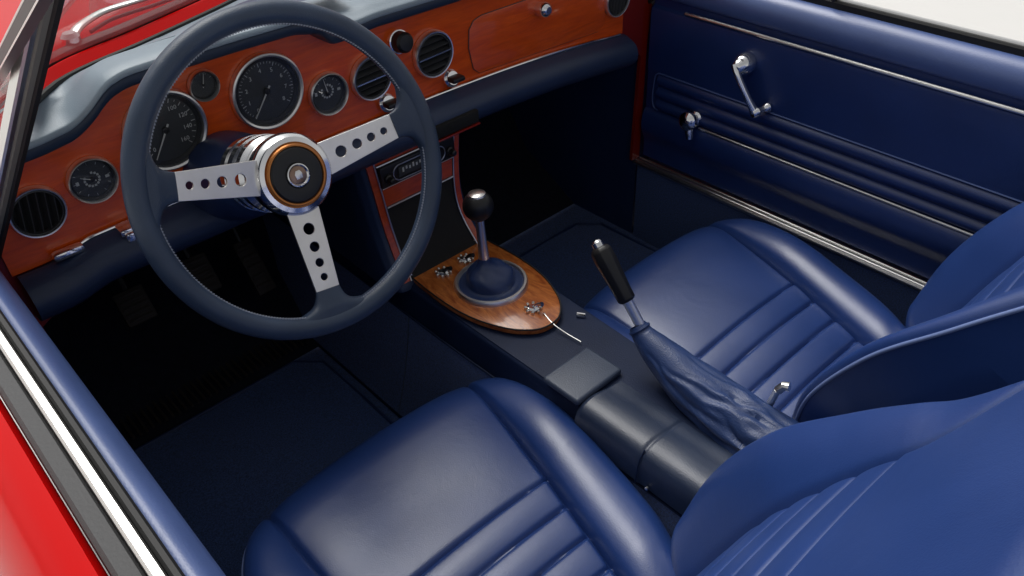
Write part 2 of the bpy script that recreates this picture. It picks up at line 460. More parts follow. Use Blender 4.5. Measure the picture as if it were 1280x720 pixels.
def text_mesh(items, mx, depth=.0004):
    """items: (string, x, y, size); returns bmesh-joined mesh in MB"""
    f = MB()
    dg = bpy.context.evaluated_depsgraph_get
    for s_, x, y, sz in items:
        cu = bpy.data.curves.new('txt', 'FONT'); cu.body = s_; cu.size = sz; cu.align_x = 'CENTER'; cu.align_y = 'CENTER'
        cu.extrude = depth; cu.resolution_u = 2
        o = bpy.data.objects.new('txt', cu); col.objects.link(o); bpy.context.view_layer.update()
        me = bpy.data.meshes.new_from_object(o.evaluated_get(dg()))
        me.transform(mx @ Matrix.Translation((x, y, 0)))
        f.b.from_mesh(me); bpy.data.meshes.remove(me)
        bpy.data.objects.remove(o); bpy.data.curves.remove(cu)
    return f

def gauge(name, cx, cz, r, n_major, a0, a1, needle_a, numerals=None, minor=4, nlen=.78, label=None, inner=False):
    mx = frame((cx, DY, cz), (0, -1, 0), (1, 0, 0))
    # local x right, local y up (viewer), z to the driver
    f = MB(); f.lathe([(-.002, r*.90), (.0035, r*.90), (.004, r*.86), (.002, r*.84), (.0015, 0.0005)], mx, 64); gd = f.build(name, M['dial'], dash)
    if label: gd['label'] = label
    f = MB(); f.lathe([(.001, r*1.03), (.007, r*1.035), (.011, r*1.01), (.0125, r*.97), (.0105, r*.925), (.004, r*.90), (.001, r*.90)], mx, 72, cap=False); f.build('bezel', M['bezel'], gd)
    f = MB(); f.lathe([(.0042, r*.905), (.0050, r*.89), (.0030, r*.80), (.0018, r*.795)], mx, 64, cap=False); f.build('inner_ring', M['dialring'], gd)
    f = MB()
    tot = n_major*minor
    for i in range(tot+1):
        a = math.radians(a0 + (a1-a0)*i/tot); big = i % minor == 0
        L = r*(.10 if big else .05); wd = r*(.016 if big else .008); rr = r*.77-L/2
        b2 = bmesh.new(); bmesh.ops.create_cube(b2, size=1)
        for q in b2.verts: q.co = Vector((q.co.x*L, q.co.y*wd, q.co.z*.0006))
        f.join(b2, mx @ Matrix.Rotation(a, 4, 'Z') @ Matrix.Translation((rr, 0, .0022)))
    f.build('scale', M['mark'], gd, smooth=False)
    if numerals:
        items = []
        for i, s_ in enumerate(numerals):
            a = math.radians(a0+(a1-a0)*i/(len(numerals)-1)); items.append((s_, math.cos(a)*r*.56, math.sin(a)*r*.56, r*.155))
        f = text_mesh(items, mx @ Matrix.Translation((0, 0, .0022))); f.build('numerals', M['mark'], gd, smooth=False)
    a = math.radians(needle_a); f = MB()
    b2 = bmesh.new(); L = r*nlen
    vs = [b2.verts.new(p) for p in ((-r*.16, -r*.024, .004), (L, -r*.008, .004), (L, r*.008, .004), (-r*.16, r*.024, .004), (-r*.16, -r*.024, .0052), (L, -r*.008, .0052), (L, r*.008, .0052), (-r*.16, r*.024, .0052))]
    for q in ((0, 3, 2, 1), (4, 5, 6, 7), (0, 1, 5, 4), (1, 2, 6, 5), (2, 3, 7, 6), (3, 0, 4, 7)): b2.faces.new([vs[k] for k in q])
    f.join(b2, mx @ Matrix.Rotation(a, 4, 'Z')); f.build('needle', M['needle'], gd, smooth=False)
    f = MB(); f.lathe([(.002, r*.085), (.0062, r*.085), (.0068, r*.06)], mx, 24); f.build('needle_cap', M['black'], gd)
    f = MB(); f.lathe([(.0088, r*.925), (.0092, .0005)], mx, 48, cap=False); f.build('gauge_glass', M['gglass'], gd)
    return gd
gauge('tachometer', -.258, .807, .0615, 8, 232, -40, 232, ['0', '1', '2', '3', '4', '5', '6', '7', '8'], 5, label='large round dial directly above the steering column')
gauge('speedometer', -.430, .803, .0615, 12, 225, -45, 236, ['0', '20', '40', '60', '80', '100', '120', '140', '160'], 2, label='large round dial left of the steering column')
gauge('small_gauge', -.356, .850, .0235, 4, 150, 30, 75, None, 2, label='smallest dial, between the two large ones')
gauge('fuel_gauge', -.151, .766, .0365, 4, 160, 20, 100, None, 2, label='mid sized dial right of the large ones')
gauge('clock', -.552, .770, .0345, 12, 90, -270, 150, None, 1, .5, label='mid sized dial at the left end')
# small extra marks inside the three small dials
def face_marks(cx, cz, r):
    mx = frame((cx, DY, cz), (0, -1, 0)); f = MB()
    for k in range(14):
        a = PI*2*k/14
        if 3 < k < 6: continue
        f.box(mx @ Vector((math.cos(a)*r*.30, math.sin(a)*r*.30, .0024)), (r*.09, .0006, r*.09))
    f.box(mx @ Vector((r*.62, -r*.08, .0024)), (r*.16, .0006, r*.12)); f.box(mx @ Vector((-r*.60, r*.02, .0024)), (r*.12, .0006, r*.16))
    return f
face_marks(-.552, .770, .0345).build('dial_print', M['mark'], dash, smooth=False)
face_marks(-.151, .770, .0365).build('dial_print', M['mark'], dash, smooth=False)

def vent(cx, cz, r, slat_angle, n=5, label=None):
    mx = frame((cx, DY, cz), (0, -1, 0))
    f = MB(); f.lathe([(.001, r*1.0), (.010, r*1.0), (.013, r*.96), (.0125, r*.91), (.006, r*.88), (.001, r*.88)], mx, 64, cap=False); v = f.build('air_vent', M['bezel'], dash)
    if label: v['label'] = label
    f = MB(); f.lathe([(.0015, r*.89), (.0020, .0005)], mx, 48, cap=False); f.build('vent_backing', M['matte'], v)
    f = MB(); f.lathe([(.004, r*.89), (.010, r*.88), (.011, r*.82), (.004, r*.80)], mx, 48, cap=False)
    ra = math.radians(slat_angle)
    for i in range(n):
        o = (i-(n-1)/2)*(1.45*r/n); L = 2*math.sqrt(max(0, (r*.84)**2-o*o))
        b2 = bmesh.new(); bmesh.ops.create_cube(b2, size=1)
        for q in b2.verts: q.co = Vector((q.co.x*L, q.co.y*.0022, q.co.z*.009))
        f.join(b2, mx @ Matrix.Rotation(ra, 4, 'Z') @ Matrix.Translation((0, o, .006)) @ Matrix.Rotation(.5, 4, 'X'))
    f.build('vent_slats', M['slat'], v, smooth=False)
    return v
v1 = vent(-.636, .755, .0385, 80, 5, 'round vent with upright slats')
def bar_on(v, cx, cz, r, a, o=0):
    mx = frame((cx, DY, cz), (0, -1, 0)) @ Matrix.Rotation(math.radians(a), 4, 'Z'); f = MB(); b2 = bmesh.new(); bmesh.ops.create_cube(b2, size=1)
    for q in b2.verts: q.co = Vector((q.co.x*r*1.72, q.co.y*.0026, q.co.z*.004))
    f.join(b2, mx @ Matrix.Translation((0, o, .0125))); f.build('centre_bar', M['softchrome'], v)
v2 = vent(-.063, .767, .041, 2, 5, 'round vent left of the centre knob'); bar_on(v2, -.063, .767, .041, 2, -.002)
v3 = vent(.076, .767, .044, 2, 5, 'round vent right of the centre knob'); bar_on(v3, .076, .767, .044, 2, 0)
v4 = vent(.585, .735, .038, 80, 5, 'round vent at the right end')
# heater knob between the vents
f = MB(); f.lathe([(0, .019), (.022, .018), (.027, .014), (.028, .001)], frame((.006, DY, .810), (0, -1, .15)), 32); kn = f.build('centre_knob', M['black'], dash)
f = MB(); f.lathe([(0, .021), (.004, .021), (.005, .019)], frame((.006, DY-.001, .810), (0, -1, .15)), 32, cap=False); f.build('knob_ring', M['chrome'], kn)
# two stubby switches on the lower edge
for x in (-.038, .112):
    f = MB(); f.lathe([(0, .017), (.006, .017), (.010, .013), (.012, .013)], frame((x, DY-.002, trimz(x)+.022), (0, -1, .35)), 28); sw = f.build('rotary_switch', M['chrome'], dash)
    f = MB(); f.box((x, DY-.022, trimz(x)+.027), (.030, .022, .010), .004); f.build('switch_lever', M['black'], sw)
# glovebox door
f = MB()
zz = [(.186, .694), (.172, .706), (.164, .75), (.168, .785), (.180, .799), (.200, .804), (.52, .800), (.545, .79), (.55, .76), (.55, .69), (.53, .678), (.36, .686)]
f.prism(zz, 1, DY-.0035, DY-.0005, .001); gb = f.build('glovebox_door', M['wood'], dash, ang=30)
f = MB(); lp = [(x, DY-.0015, z) for x, z in zz]; f.tube(lp+[lp[0]], .0011, 6); f.build('shut_line', M['greyrub'], gb)
f = MB(); f.lathe([(0, .0135), (.004, .0135), (.010, .0150), (.018, .0150), (.025, .0125), (.029, .007)], frame((.350, DY-.004, .777), (0, -1, .1)), 32); f.build('glovebox_lock', M['chrome'], gb)
# dark demister vent on the pad
f = MB(); f.grid(lambda u, v: (-.235+.16*u+.01*v, 1.225+.075*v-.10*(u-.1)*.3, .9095+.006*math.sin(PI*v)+.008*math.sin(PI*u)), 12, 8); f.build('demister_vent', M['navy'], dash)
# control slot under the knee roll
f = MB(); f.box((.075, 1.140, .640), (.115, .016, .026), .003); cs = f.build('control_slot', M['matte'], dash)
f = MB(); f.box((.075, 1.1345, .6235), (.118, .007, .0035), .001); f.build('slot_trim', M['jamb'], cs)

# ------------------------------------------------------------------ steering column and wheel
phi = .3584
WC = Vector((-.36, .918, .804)); WN = Vector((0, -math.cos(phi), math.sin(phi)))
W = frame(WC, WN, (1, 0, 0))       # local x right, y up in the wheel plane, z to the driver
st = thing('steering_column', 'dark steering column running from the wooden fascia to the wheel', 'column', tuple(W @ Vector((0, 0, -.25))))
f = MB(); f.lathe([(-.34, .074), (-.27, .072), (-.22, .068), (-.19, .062), (-.165, .054), (-.155, .044)], W @ Matrix.Translation((0, -.008, 0)), 48); f.build('column_shroud', M['navy'], st)
f = MB(); f.lathe([(-.160, .050), (-.156, .055), (-.136, .056), (-.133, .051), (-.128, .051), (-.124, .056), (-.106, .0565), (-.102, .051), (-.097, .051), (-.094, .0555), (-.080, .0555), (-.074, .050)], W, 48); f.build('column_collar', M['chrome'], st)

wheel = thing('steering_wheel', 'three spoke steering wheel with blue leather rim and drilled silver spokes', 'steering wheel', tuple(WC))
RC, RT = .2102, .0152
f = MB()
def rimf(u, v):
    a = u*2*PI; b = v*2*PI
    rr = RT*(1+.0*math.sin(a)); # slight finger scallops on the back
    return W @ Vector(((RC+rr*math.cos(b))*math.cos(a), (RC+rr*math.cos(b))*math.sin(a), rr*math.sin(b)*1.02))
f.grid(rimf, 220, 28, True, True); rim = f.build('rim', M['wheel'], wheel, ang=80)
f = MB()
for i in range(300):
    a = 2*PI*i/300
    c = W @ Vector(((RC-RT*.97)*math.cos(a), (RC-RT*.97)*math.sin(a), .0048))
    b2 = bmesh.new(); bmesh.ops.create_cube(b2, size=1)
    for q in b2.verts: q.co = Vector((q.co.x*.0020, q.co.y*.0030, q.co.z*.0016))
    b2_m = Matrix.Translation(c) @ W.to_3x3().to_4x4() @ Matrix.Rotation(a+.5, 4, 'Z')
    f.join(b2, b2_m)
f.build('stitching', M['stitch'], rim, smooth=False)

def spoke_mesh():
    cu = bpy.data.curves.new('sp', 'CURVE'); cu.dimensions = '2D'; cu.fill_mode = 'BOTH'; cu.extrude = .0013; cu.bevel_depth = .0007
    def poly(pts):
        s = cu.splines.new('POLY'); s.points.add(len(pts)-1); s.use_cyclic_u = True
        for p, q in zip(s.points, pts): p.co = (*q, 0, 1)
    poly([(.045, -.0235), (.170, -.0170), (.1715, -.010), (.1715, .010), (.170, .0170), (.045, .0235)])
    for c, r in ((.0755, .0088), (.1015, .0078), (.1245, .0068), (.1455, .0058)):
        poly([(c+r*math.cos(2*PI*k/28), r*math.sin(2*PI*k/28)) for k in range(28)])
    o = bpy.data.objects.new('sp', cu); col.objects.link(o); bpy.context.view_layer.update()
    me = bpy.data.meshes.new_from_object(o.evaluated_get(bpy.context.evaluated_depsgraph_get()))
    bpy.data.objects.remove(o); bpy.data.curves.remove(cu)
    return me
sme = spoke_mesh()
for ang_ in (163.5, 4.0, -98.0):
    Rz = Matrix.Rotation(math.radians(ang_), 4, 'Z')
    me = sme.copy()
    tilt = Matrix.Translation((.17, 0, -.003)) @ Matrix.Rotation(-math.radians(9.0), 4, 'Y') @ Matrix.Translation((-.17, 0, 0))
    me.transform(W @ Rz @ tilt)
    link('spoke', me, M['alu'], wheel, ang=30)
    f = MB()
    def padf(u, v):
        secs = [(.1625, .0185, .0045), (.172, .0205, .0072), (.180, .0245, .0095), (.187, .033, .0115), (.194, .050, .0115), (.202, .074, .0112)]
        i = u*5; r = sinterp([(k, s_[0]) for k, s_ in enumerate(secs)], i); hw = sinterp([(k, s_[1]) for k, s_ in enumerate(secs)], i); ht = sinterp([(k, s_[2]) for k, s_ in enumerate(secs)], i)
        a = v*2*PI; ca, sa = math.cos(a), math.sin(a)
        yy = math.copysign(abs(ca)**.55, ca)*hw; zz_ = math.copysign(abs(sa)**.75, sa)*ht
        # bend along the rim circle
        th = yy/r*(u**2) ; x = r*math.cos(th) if u > 0 else r
        xx = r - (1-math.cos(yy/RC))*r*u*1.0
        return W @ Rz @ Vector((xx, yy, zz_ - .004*(1-u)))
    R = f.grid(padf, 20, 40, False, True); f.face(R[0]); f.build('leather_boss', M['wheel'], wheel, ang=60)
sme.name = 'spoke_source'; bpy.data.meshes.remove(sme)
# hub: chrome bell, ring, horn button
HW = W @ Matrix.Translation((0, 0, -.016))
f = MB(); f.lathe([(-.062, .040), (-.060, .047), (-.045, .050), (-.043, .053), (-.020, .0575), (-.010, .0575), (-.003, .0555), (.002, .0515), (.003, .045), (.000, .0425)], HW, 96); f.build('hub', M['chrome'], wheel, ang=25)
f = MB(); f.lathe([(-.004, .0435), (.0045, .0425), (.0065, .0410), (.0065, .0390), (.004, .0380)], HW, 96, cap=False); hb = f.build('horn_ring', M['orange'], wheel, ang=25)
f = MB(); f.lathe([(-.002, .0385), (.0055, .0380), (.0075, .0355), (.0085, .028), (.0080, .018), (.0065, .0165)], HW, 96); hb = f.build('horn_button', M['black'], wheel, ang=25)
f = MB(); f.lathe([(.006, .0165), (.0105, .0160), (.0110, .0145), (.0090, .0125), (.006, .0122)], HW, 64, cap=False); f.build('emblem_ring', M['chrome'], hb)
f = MB(); f.lathe([(.006, .0126), (.0092, .0122), (.0102, .0085), (.0106, .0005)], HW, 48); f.b.faces.ensure_lookup_table(); f.build('emblem', M['medal'], hb)
f = MB()
f.prism([(-.0045, -.005), (.0045, -.005), (.0055, .002), (.003, .0065), (-.003, .0065), (-.0055, .002)], 2, 0, .0009, .0002)
bmesh.ops.transform(f.b, matrix=HW @ Matrix.Translation((0, 0, .0104)), verts=f.b.verts); f.build('emblem_shield', M['softchrome'], hb)

# ------------------------------------------------------------------ transmission tunnel + centre console
con = thing('centre_console', 'leather covered centre console with wood trim, radio and shifter plate', 'console', (.01, .8, .05))
TC = .008
def topz(y): return sinterp([(-.3, .355), (.4, .355), (.62, .355), (.80, .360), (1.0, .364), (1.10, .366), (1.3, .37)], y)
f = MB()
def tun(u, v):
    y = -.25+1.95*u
    pr = [(-.175, .052), (-.155, .10), (-.128, .20), (-.108, .30), (-.100, .345), (-.094, .357), (-.082, .3605), (0, .364), (.082, .3605), (.094, .357), (.100, .345), (.108, .30), (.128, .20), (.155, .10), (.175, .052)]
    i = v*14; x = sinterp([(k, p[0]) for k, p in enumerate(pr)], i); z = sinterp([(k, p[1]) for k, p in enumerate(pr)], i)
    s_ = .95+.10*sm((y-.6)/.5)
    return (TC + x*s_, y, z + (topz(y)-.364)*(z/.364))
f.grid(tun, 80, 84); f.build('tunnel_cover', M['console'], con)
# carpet on the tunnel flanks
for s in (-1, 1):
    f = MB()
    f.grid(lambda u, v: tuple(Vector(tun(.13+.87*u, (.02+.19*v) if s < 0 else 1-(.02+.19*v))) + Vector((s*.005, 0, 0))), 40, 14)
    f.build('tunnel_carpet', M['carpet'], con)
    f = MB(); f.tube([Vector(tun(.13+.87*i/40, .21 if s < 0 else .79))+Vector((s*.004, 0, 0)) for i in range(41)], .0025, 6); f.build('carpet_binding', M['console'], con)
f = MB(); f.tube([(tun(.62, .02+.19*i/12)[0]-.007, 1.10+.0*i, tun(.68, .02+.19*i/12)[2]) for i in range(13)], .0016, 6); f.build('carpet_seam', M['lid'], con)

TS = -.002
# vertical stack
def yface(z):
    return sinterp([(.36, 1.105), (.385, 1.122), (.42, 1.146), (.46, 1.163), (.50, 1.170), (.56, 1.172), (.66, 1.172)], z)
def xhalf(z): return sinterp([(.36, .108), (.40, .103), (.45, .100), (.52, .104), (.60, .113), (.66, .122)], z)
f = MB()
def stack(u, v):
    z = .355+.30*u
    h = xhalf(z); yf = yface(z)
    pr = [(-h-.012, 1.62), (-h-.016, 1.30), (-h-.018, yf+.05), (-h-.014, yf+.018), (-h-.004, yf+.004), (-h+.006, yf+.0), (0, yf), (h-.006, yf), (h+.004, yf+.004), (h+.014, yf+.018), (h+.018, yf+.05), (h+.016, 1.30), (h+.012, 1.62)]
    i = v*12; x = interp([(k, p[0]) for k, p in enumerate(pr)], i); y = interp([(k, p[1]) for k, p in enumerate(pr)], i)
    return (TS+x, y, z)
f.grid(stack, 40, 48); f.build('console_stack', M['roll'], con, ang=50)
def facestrip(x0, x1, z0, z1, off, m, name, parent=con, nz=20, taper=0, th=.004, bulge=0):
    f = MB()
    def fn(u, v):
        z = z0+(z1-z0)*u; y = yface(z)-off
        xa, xb = (x0(z) if callable(x0) else x0), (x1(z) if callable(x1) else x1)
        pts = [(xa, y+th), (xa, y)] + [(xa+(xb-xa)*k/6, y) for k in range(1, 6)] + [(xb, y), (xb, y+th)]
        p = pts[int(round(v*8))]
        return (TS+p[0], p[1], z)
    f.grid(fn, nz, 8)
    return f.build(name, m, parent, ang=40)
xi = lambda z: xhalf(z)-.022
facestrip(lambda z: -xhalf(z)+.004, lambda z: -xhalf(z)+.018, .372, .645, .004, M['rwood'], 'wood_border')
facestrip(lambda z: xhalf(z)-.018, lambda z: xhalf(z)-.004, .372, .645, .004, M['rwood'], 'wood_border')
facestrip(lambda z: -xi(z), xi, .372, .512, .003, M['speaker'], 'speaker_panel')
facestrip(lambda z: -xi(z), xi, .5165, .556, .005, M['rwood'], 'wood_panel')
facestrip(lambda z: -xi(z), xi, .608, .642, .005, M['rwood'], 'wood_panel')
for s in (-1, 1):
    f = MB(); f.tube([(TS+s*(xhalf(z)-.0195), yface(z)-.006, z) for z in [.372+.272*i/40 for i in range(41)]], .0018, 8); f.build('chrome_strip', M['softchrome'], con)
for z in (.5145, .5575, .6065, .6435):
    f = MB(); f.tube([(TS-xi(z), yface(z)-.0075, z), (TS+xi(z), yface(z)-.0075, z)], .0020, 8); f.build('chrome_strip', M['softchrome'], con)
f = MB(); f.box((TS, 1.166, .582), (.178, .016, .045), .003); rad = f.build('radio', M['black'], con)
f = MB()
pl = [(TS+math.copysign(.046, c)*1 + .016*c if abs(c) > 1e-9 else TS, 1.1565, .582+.016*math.sin(a)) for a, c in [(2*PI*k/40, math.cos(2*PI*k/40)) for k in range(40)]]
f.tube(pl, .0012, 6, closed=True); f.build('radio_frame', M['softchrome'], rad)
f = MB(); f.box((TS, 1.157, .582), (.100, .004, .020), .001); f.build('radio_dial', M['dial'], rad)
f = MB()
for k in range(11): f.box((TS-.040+.008*k, 1.1548, .585+.002*(k % 2)), (.0035, .0008, .006 if k % 3 else .009))
f.build('radio_print', M['mark'], rad, smooth=False)
for s in (-1, 1):
    f = MB(); f.lathe([(0, .009), (.004, .009), (.006, .0065), (.016, .006), (.018, .004)], frame((TS+s*.074, 1.158, .578), (0, -1, 0)), 24); f.build('radio_knob', M['black'], rad)
# small chrome switch high on the right
f = MB(); f.lathe([(0, .008), (.006, .008), (.008, .005), (.020, .0045), (.024, .007)], frame((TS+.062, 1.166, .632), (0, -1, .1)), 20); f.build('toggle', M['chrome'], con)

# wood shifter plate
PCX = .012
half = [(1.118, .094), (1.09, .0965), (1.04, .099), (1.00, .099), (.96, .096), (.92, .088), (.88, .073), (.85, .056), (.825, .030), (.818, .010)]
poly = [(PCX-w_, y) for y, w_ in half] + [(PCX+w_, y) for y, w_ in reversed(half)]
# smooth the outline
pp = spline([(a, b, 0) for a, b in poly], 90); poly = [(p.x, p.y) for p in pp]
f = MB(); f.prism(poly, 2, .362, .3725, .0015); plate = f.build('shifter_plate', M['plate'], con, ang=30)
f = MB(); f.tube([(x, y, .3735) for x, y in poly], .0016, 6); f.build('plate_edge', M['rubber'], plate)
f = MB(); f.tube([(PCX-.095, 1.118, .377), (PCX+.095, 1.118, .377)], .0022, 8); f.build('chrome_strip', M['softchrome'], con)
f = MB(); f.tube([(PCX-.101, 1.121, .378), (PCX-.092, 1.116, .380)], .0045, 8); f.build('corner_clip', M['chrome'], con)
SC = (.015, .987)
f = MB(); f.lathe([(.371, .0735), (.377, .073), (.3815, .070), (.3815, .0655), (.376, .0615)], Matrix.Translation((*SC, 0)), 72, cap=False); f.build('gaiter_ring', M['bezel'], plate)
for i, (x, y) in enumerate(((-.030, 1.080), (.030, 1.082), (.018, .872))):
    f = MB(); f.lathe([(.373, .0125), (.3765, .012), (.379, .009), (.380, .008)], Matrix.Translation((x, y, 0)), 6); sw = f.build('toggle_switch', M['chrome'], plate, ang=20)
    f = MB()
    for k in range(8):
        a = 2*PI*k/8; f.lathe([(.373, .0032), (.378, .003), (.380, .001)], Matrix.Translation((x+.0145*math.cos(a), y+.0145*math.sin(a), 0)), 8)
    f.build('switch_rosette', M['softchrome'], sw)
    f = MB(); f.tube([(x, y, .378), (x+.003, y-.010, .388), (x+.005, y-.020, .393)], lambda t: .0025+.0022*t, 10); f.build('switch_lever', M['black' if i < 2 else 'chrome'], sw)
f = MB(); f.tube(spline([(PCX+.010, .848, .375), (PCX+.004, .815, .371), (PCX+.006, .785, .3665), (PCX+.010, .752, .364)], 20), .0013, 8); f.build('chrome_strip', M['softchrome'], con)
f = MB(); f.tube([(.073, .812, .362), (.083, .800, .360)], .005, 10); f.build('corner_clip', M['chrome'], con)
# lid + rear cover
f = MB(); f.box((-.038, .692, .3625), (.112, .084, .014), .006, seg=4); lid = f.build('console_lid', M['lid'], con)
f = MB()
def rail(u, v):
    y = .27+.379*u; dip = .0022*math.exp(-((y-.51)/.004)**2)
    pr = [(-.1045, .300), (-.1020, .335), (-.0975, .353), (-.088, .3635), (-.074, .3680), (-.058, .3680), (-.042, .3650), (-.026, .3612), (-.008, .3590), (.004, .3570)]
    i = v*9; e = 1-sm((y-.640)/.009)
    return (sinterp([(k, p[0]) for k, p in enumerate(pr)], i), y, sinterp([(k, p[1]) for k, p in enumerate(pr)], i)-dip-.006*(1-e) + .0012*noise_(y*14, v*3))
from mathutils import noise as _nz
def noise_(a, b): return _nz.noise(Vector((a, b, 3.3)))
f.grid(rail, 220, 54); f.build('console_rail', M['rail'], con, ang=70)
f = MB(); f.tube([(-.1085, .51, .30), (-.105, .51, .335), (-.1000, .51, .352), (-.090, .51, .3632)], .0012, 6); f.build('rail_seam', M['console'], con)
for y, z in ((.487, .305), (.478, .265)):
    f = MB(); f.lathe([(0, .004), (.003, .0035), (.0045, .001)], frame((-.1065, y, z), (-1, 0, .1)), 12); f.build('stud', M['chrome'], con)

# ------------------------------------------------------------------ gear lever
gl = thing('gear_lever', 'gear lever with black ball knob rising from blue round gaiter', 'gear lever', (SC[0], SC[1], .375))
f = MB()
def gait(u, v):
    a = v*2*PI
    pr = [(.0640, .374), (.0615, .378), (.054, .3775), (.047, .379), (.0465, .385), (.046, .393), (.042, .401), (.033, .407), (.022, .412), (.0140, .420), (.0105, .431)]
    i = u*10; r = sinterp([(k, p[0]) for k, p in enumerate(pr)], i); z = sinterp([(k, p[1]) for k, p in enumerate(pr)], i)
    w_ = math.sin(PI*min(1, max(0, (u-.35)/.6)))
    r *= 1 + .05*w_*math.sin(3*a+1.2+4*u) + .03*w_*math.sin(7*a+9*u)
    z += .003*w_*math.sin(2*a+.6)
    k = sm((u-.3)/.7)
    return (SC[0]+r*math.cos(a)-.002*k, SC[1]+r*math.sin(a)+.014*k, z)
f.grid(gait, 50, 72, False, True); f.build('gaiter', M['boot'], gl, ang=70)
LB = Vector((.013, 1.001, .428)); LT = Vector((.012, 1.006, .545)); ld = (LT-LB).normalized()
f = MB(); f.lathe([(-.010, .0115), (.008, .0105), (.03, .0092), (.10, .0082)], frame(LB, ld), 24); f.build('shaft', M['softchrome'], gl)
f = MB(); kp = [(-.030, .0085), (-.026, .0115)] + [(-.0290*math.cos(t), .0290*math.sin(t)) for t in [PI*(.17+.70*i/20) for i in range(21)]]
f.lathe(kp, frame(LT, ld), 40); kb = f.build('knob', M['black'], gl, ang=60)
f = MB(); f.lathe([(.0235, .0170), (.0265, .0160), (.0285, .0120), (.0295, .0065), (.0298, .0005)], frame(LT, ld), 32); f.build('knob_cap', M['softchrome'], kb)

# ------------------------------------------------------------------ handbrake
hbk = thing('handbrake', 'raised handbrake with black grip and wrinkled blue leather sleeve', 'handbrake', (.05, .45, .37))
A = Vector((.050, .745, .567)); B = Vector((.050, .640, .447)); hd = (A-B).normalized()
f = MB(); f.lathe([(-.035, .0085), (.052, .0092), (.056, .011)], frame(B, hd), 24); f.build('shaft', M['bezel'], hbk)
L = (A-B).length
f = MB(); f.lathe([(.052, .0125), (.056, .0160), (.075, .0162), (L-.03, .0192), (L-.012, .0185), (L-.006, .015), (L-.004, .010)], frame(B, hd), 8, cap=True)
bmesh.ops.bevel(f.b, geom=f.b.edges[:], offset=.0015, segments=2, affect='EDGES', profile=.5); f.build('grip', M['black'], hbk, ang=30)
f = MB(); f.lathe([(L-.008, .0095), (L+.004, .0095), (L+.0075, .007), (L+.0085, .002)], frame(B, hd), 24); f.build('release_button', M['chrome'], hbk)
f = MB()
path = spline([(.050, .650, .448), (.050, .634, .434), (.051, .600, .417), (.053, .55, .397), (.056, .48, .374), (.058, .40, .355), (.060, .32, .340)], 90)
from mathutils import noise
CREASE = [(152, 96, .22, .78, .0050, .10), (122, 70, .33, .84, .0042, .09), (176, 138, .28, .92, .0050, .11), (92, 116, .44, .99, .0045, .10),
          (138, 166, .50, .95, .0040, .08), (78, 52, .26, .70, .0030, .08), (112, 132, .60, 1.0, .0050, .09), (196, 168, .38, .85, .0045, .10), (104, 84, .66, .98, .0038, .07), (160, 176, .12, .40, .0022, .09), (60, 84, .55, .96, .0036, .08)]
def slv(u, v):
    i = u*90; k = min(89, int(i)); p = path[k].lerp(path[k+1], i-k); d = (path[k+1]-path[k]).normalized()
    a = v*2*PI; r = sinterp([(0, .0145), (.06, .0195), (.14, .0265), (.3, .0365), (.5, .0455), (.75, .054), (1, .060)], u)
    side = Vector((1, 0, 0)); up = side.cross(d); up = up if up.z > 0 else -up
    q = p + side*math.cos(a)*r + up*math.sin(a)*r*(1.05 if math.sin(a) > 0 else 1.15)
    n = noise.noise(Vector((q.x*26, q.y*14 + q.x*10, q.z*26))) * .0045*sm((u-.15)/.3)
    fold = 0; wob = .16*noise.noise(Vector((u*9, math.cos(a)*1.5, math.sin(a)*1.5)))
    for a0, a1, u0, u1, dp_, wd_ in CREASE:
        if u0 < u < u1:
            t = (u-u0)/(u1-u0); c = math.radians(a0+(a1-a0)*t) + wob; dd_ = (a-c)/wd_
            if abs(dd_) < 5: fold += dp_*math.sin(PI*t)**.7*(-math.exp(-dd_*dd_) + .55*math.exp(-(dd_-2.0)**2/1.4))
    n2 = noise.noise(Vector((q.x*60, q.y*22, q.z*60)))*.0012*sm((u-.1)/.2)
    return q + (side*math.cos(a)+up*math.sin(a))*(n+fold+n2)
f.grid(slv, 160, 72, False, True); f.build('leather_sleeve', M['hboot'], hbk, ang=80)
f = MB(); f.tube([Vector(slv(.02, i/30)) for i in range(30)], .0030, 8, closed=True); f.build('sleeve_hem', M['boot'], hbk)

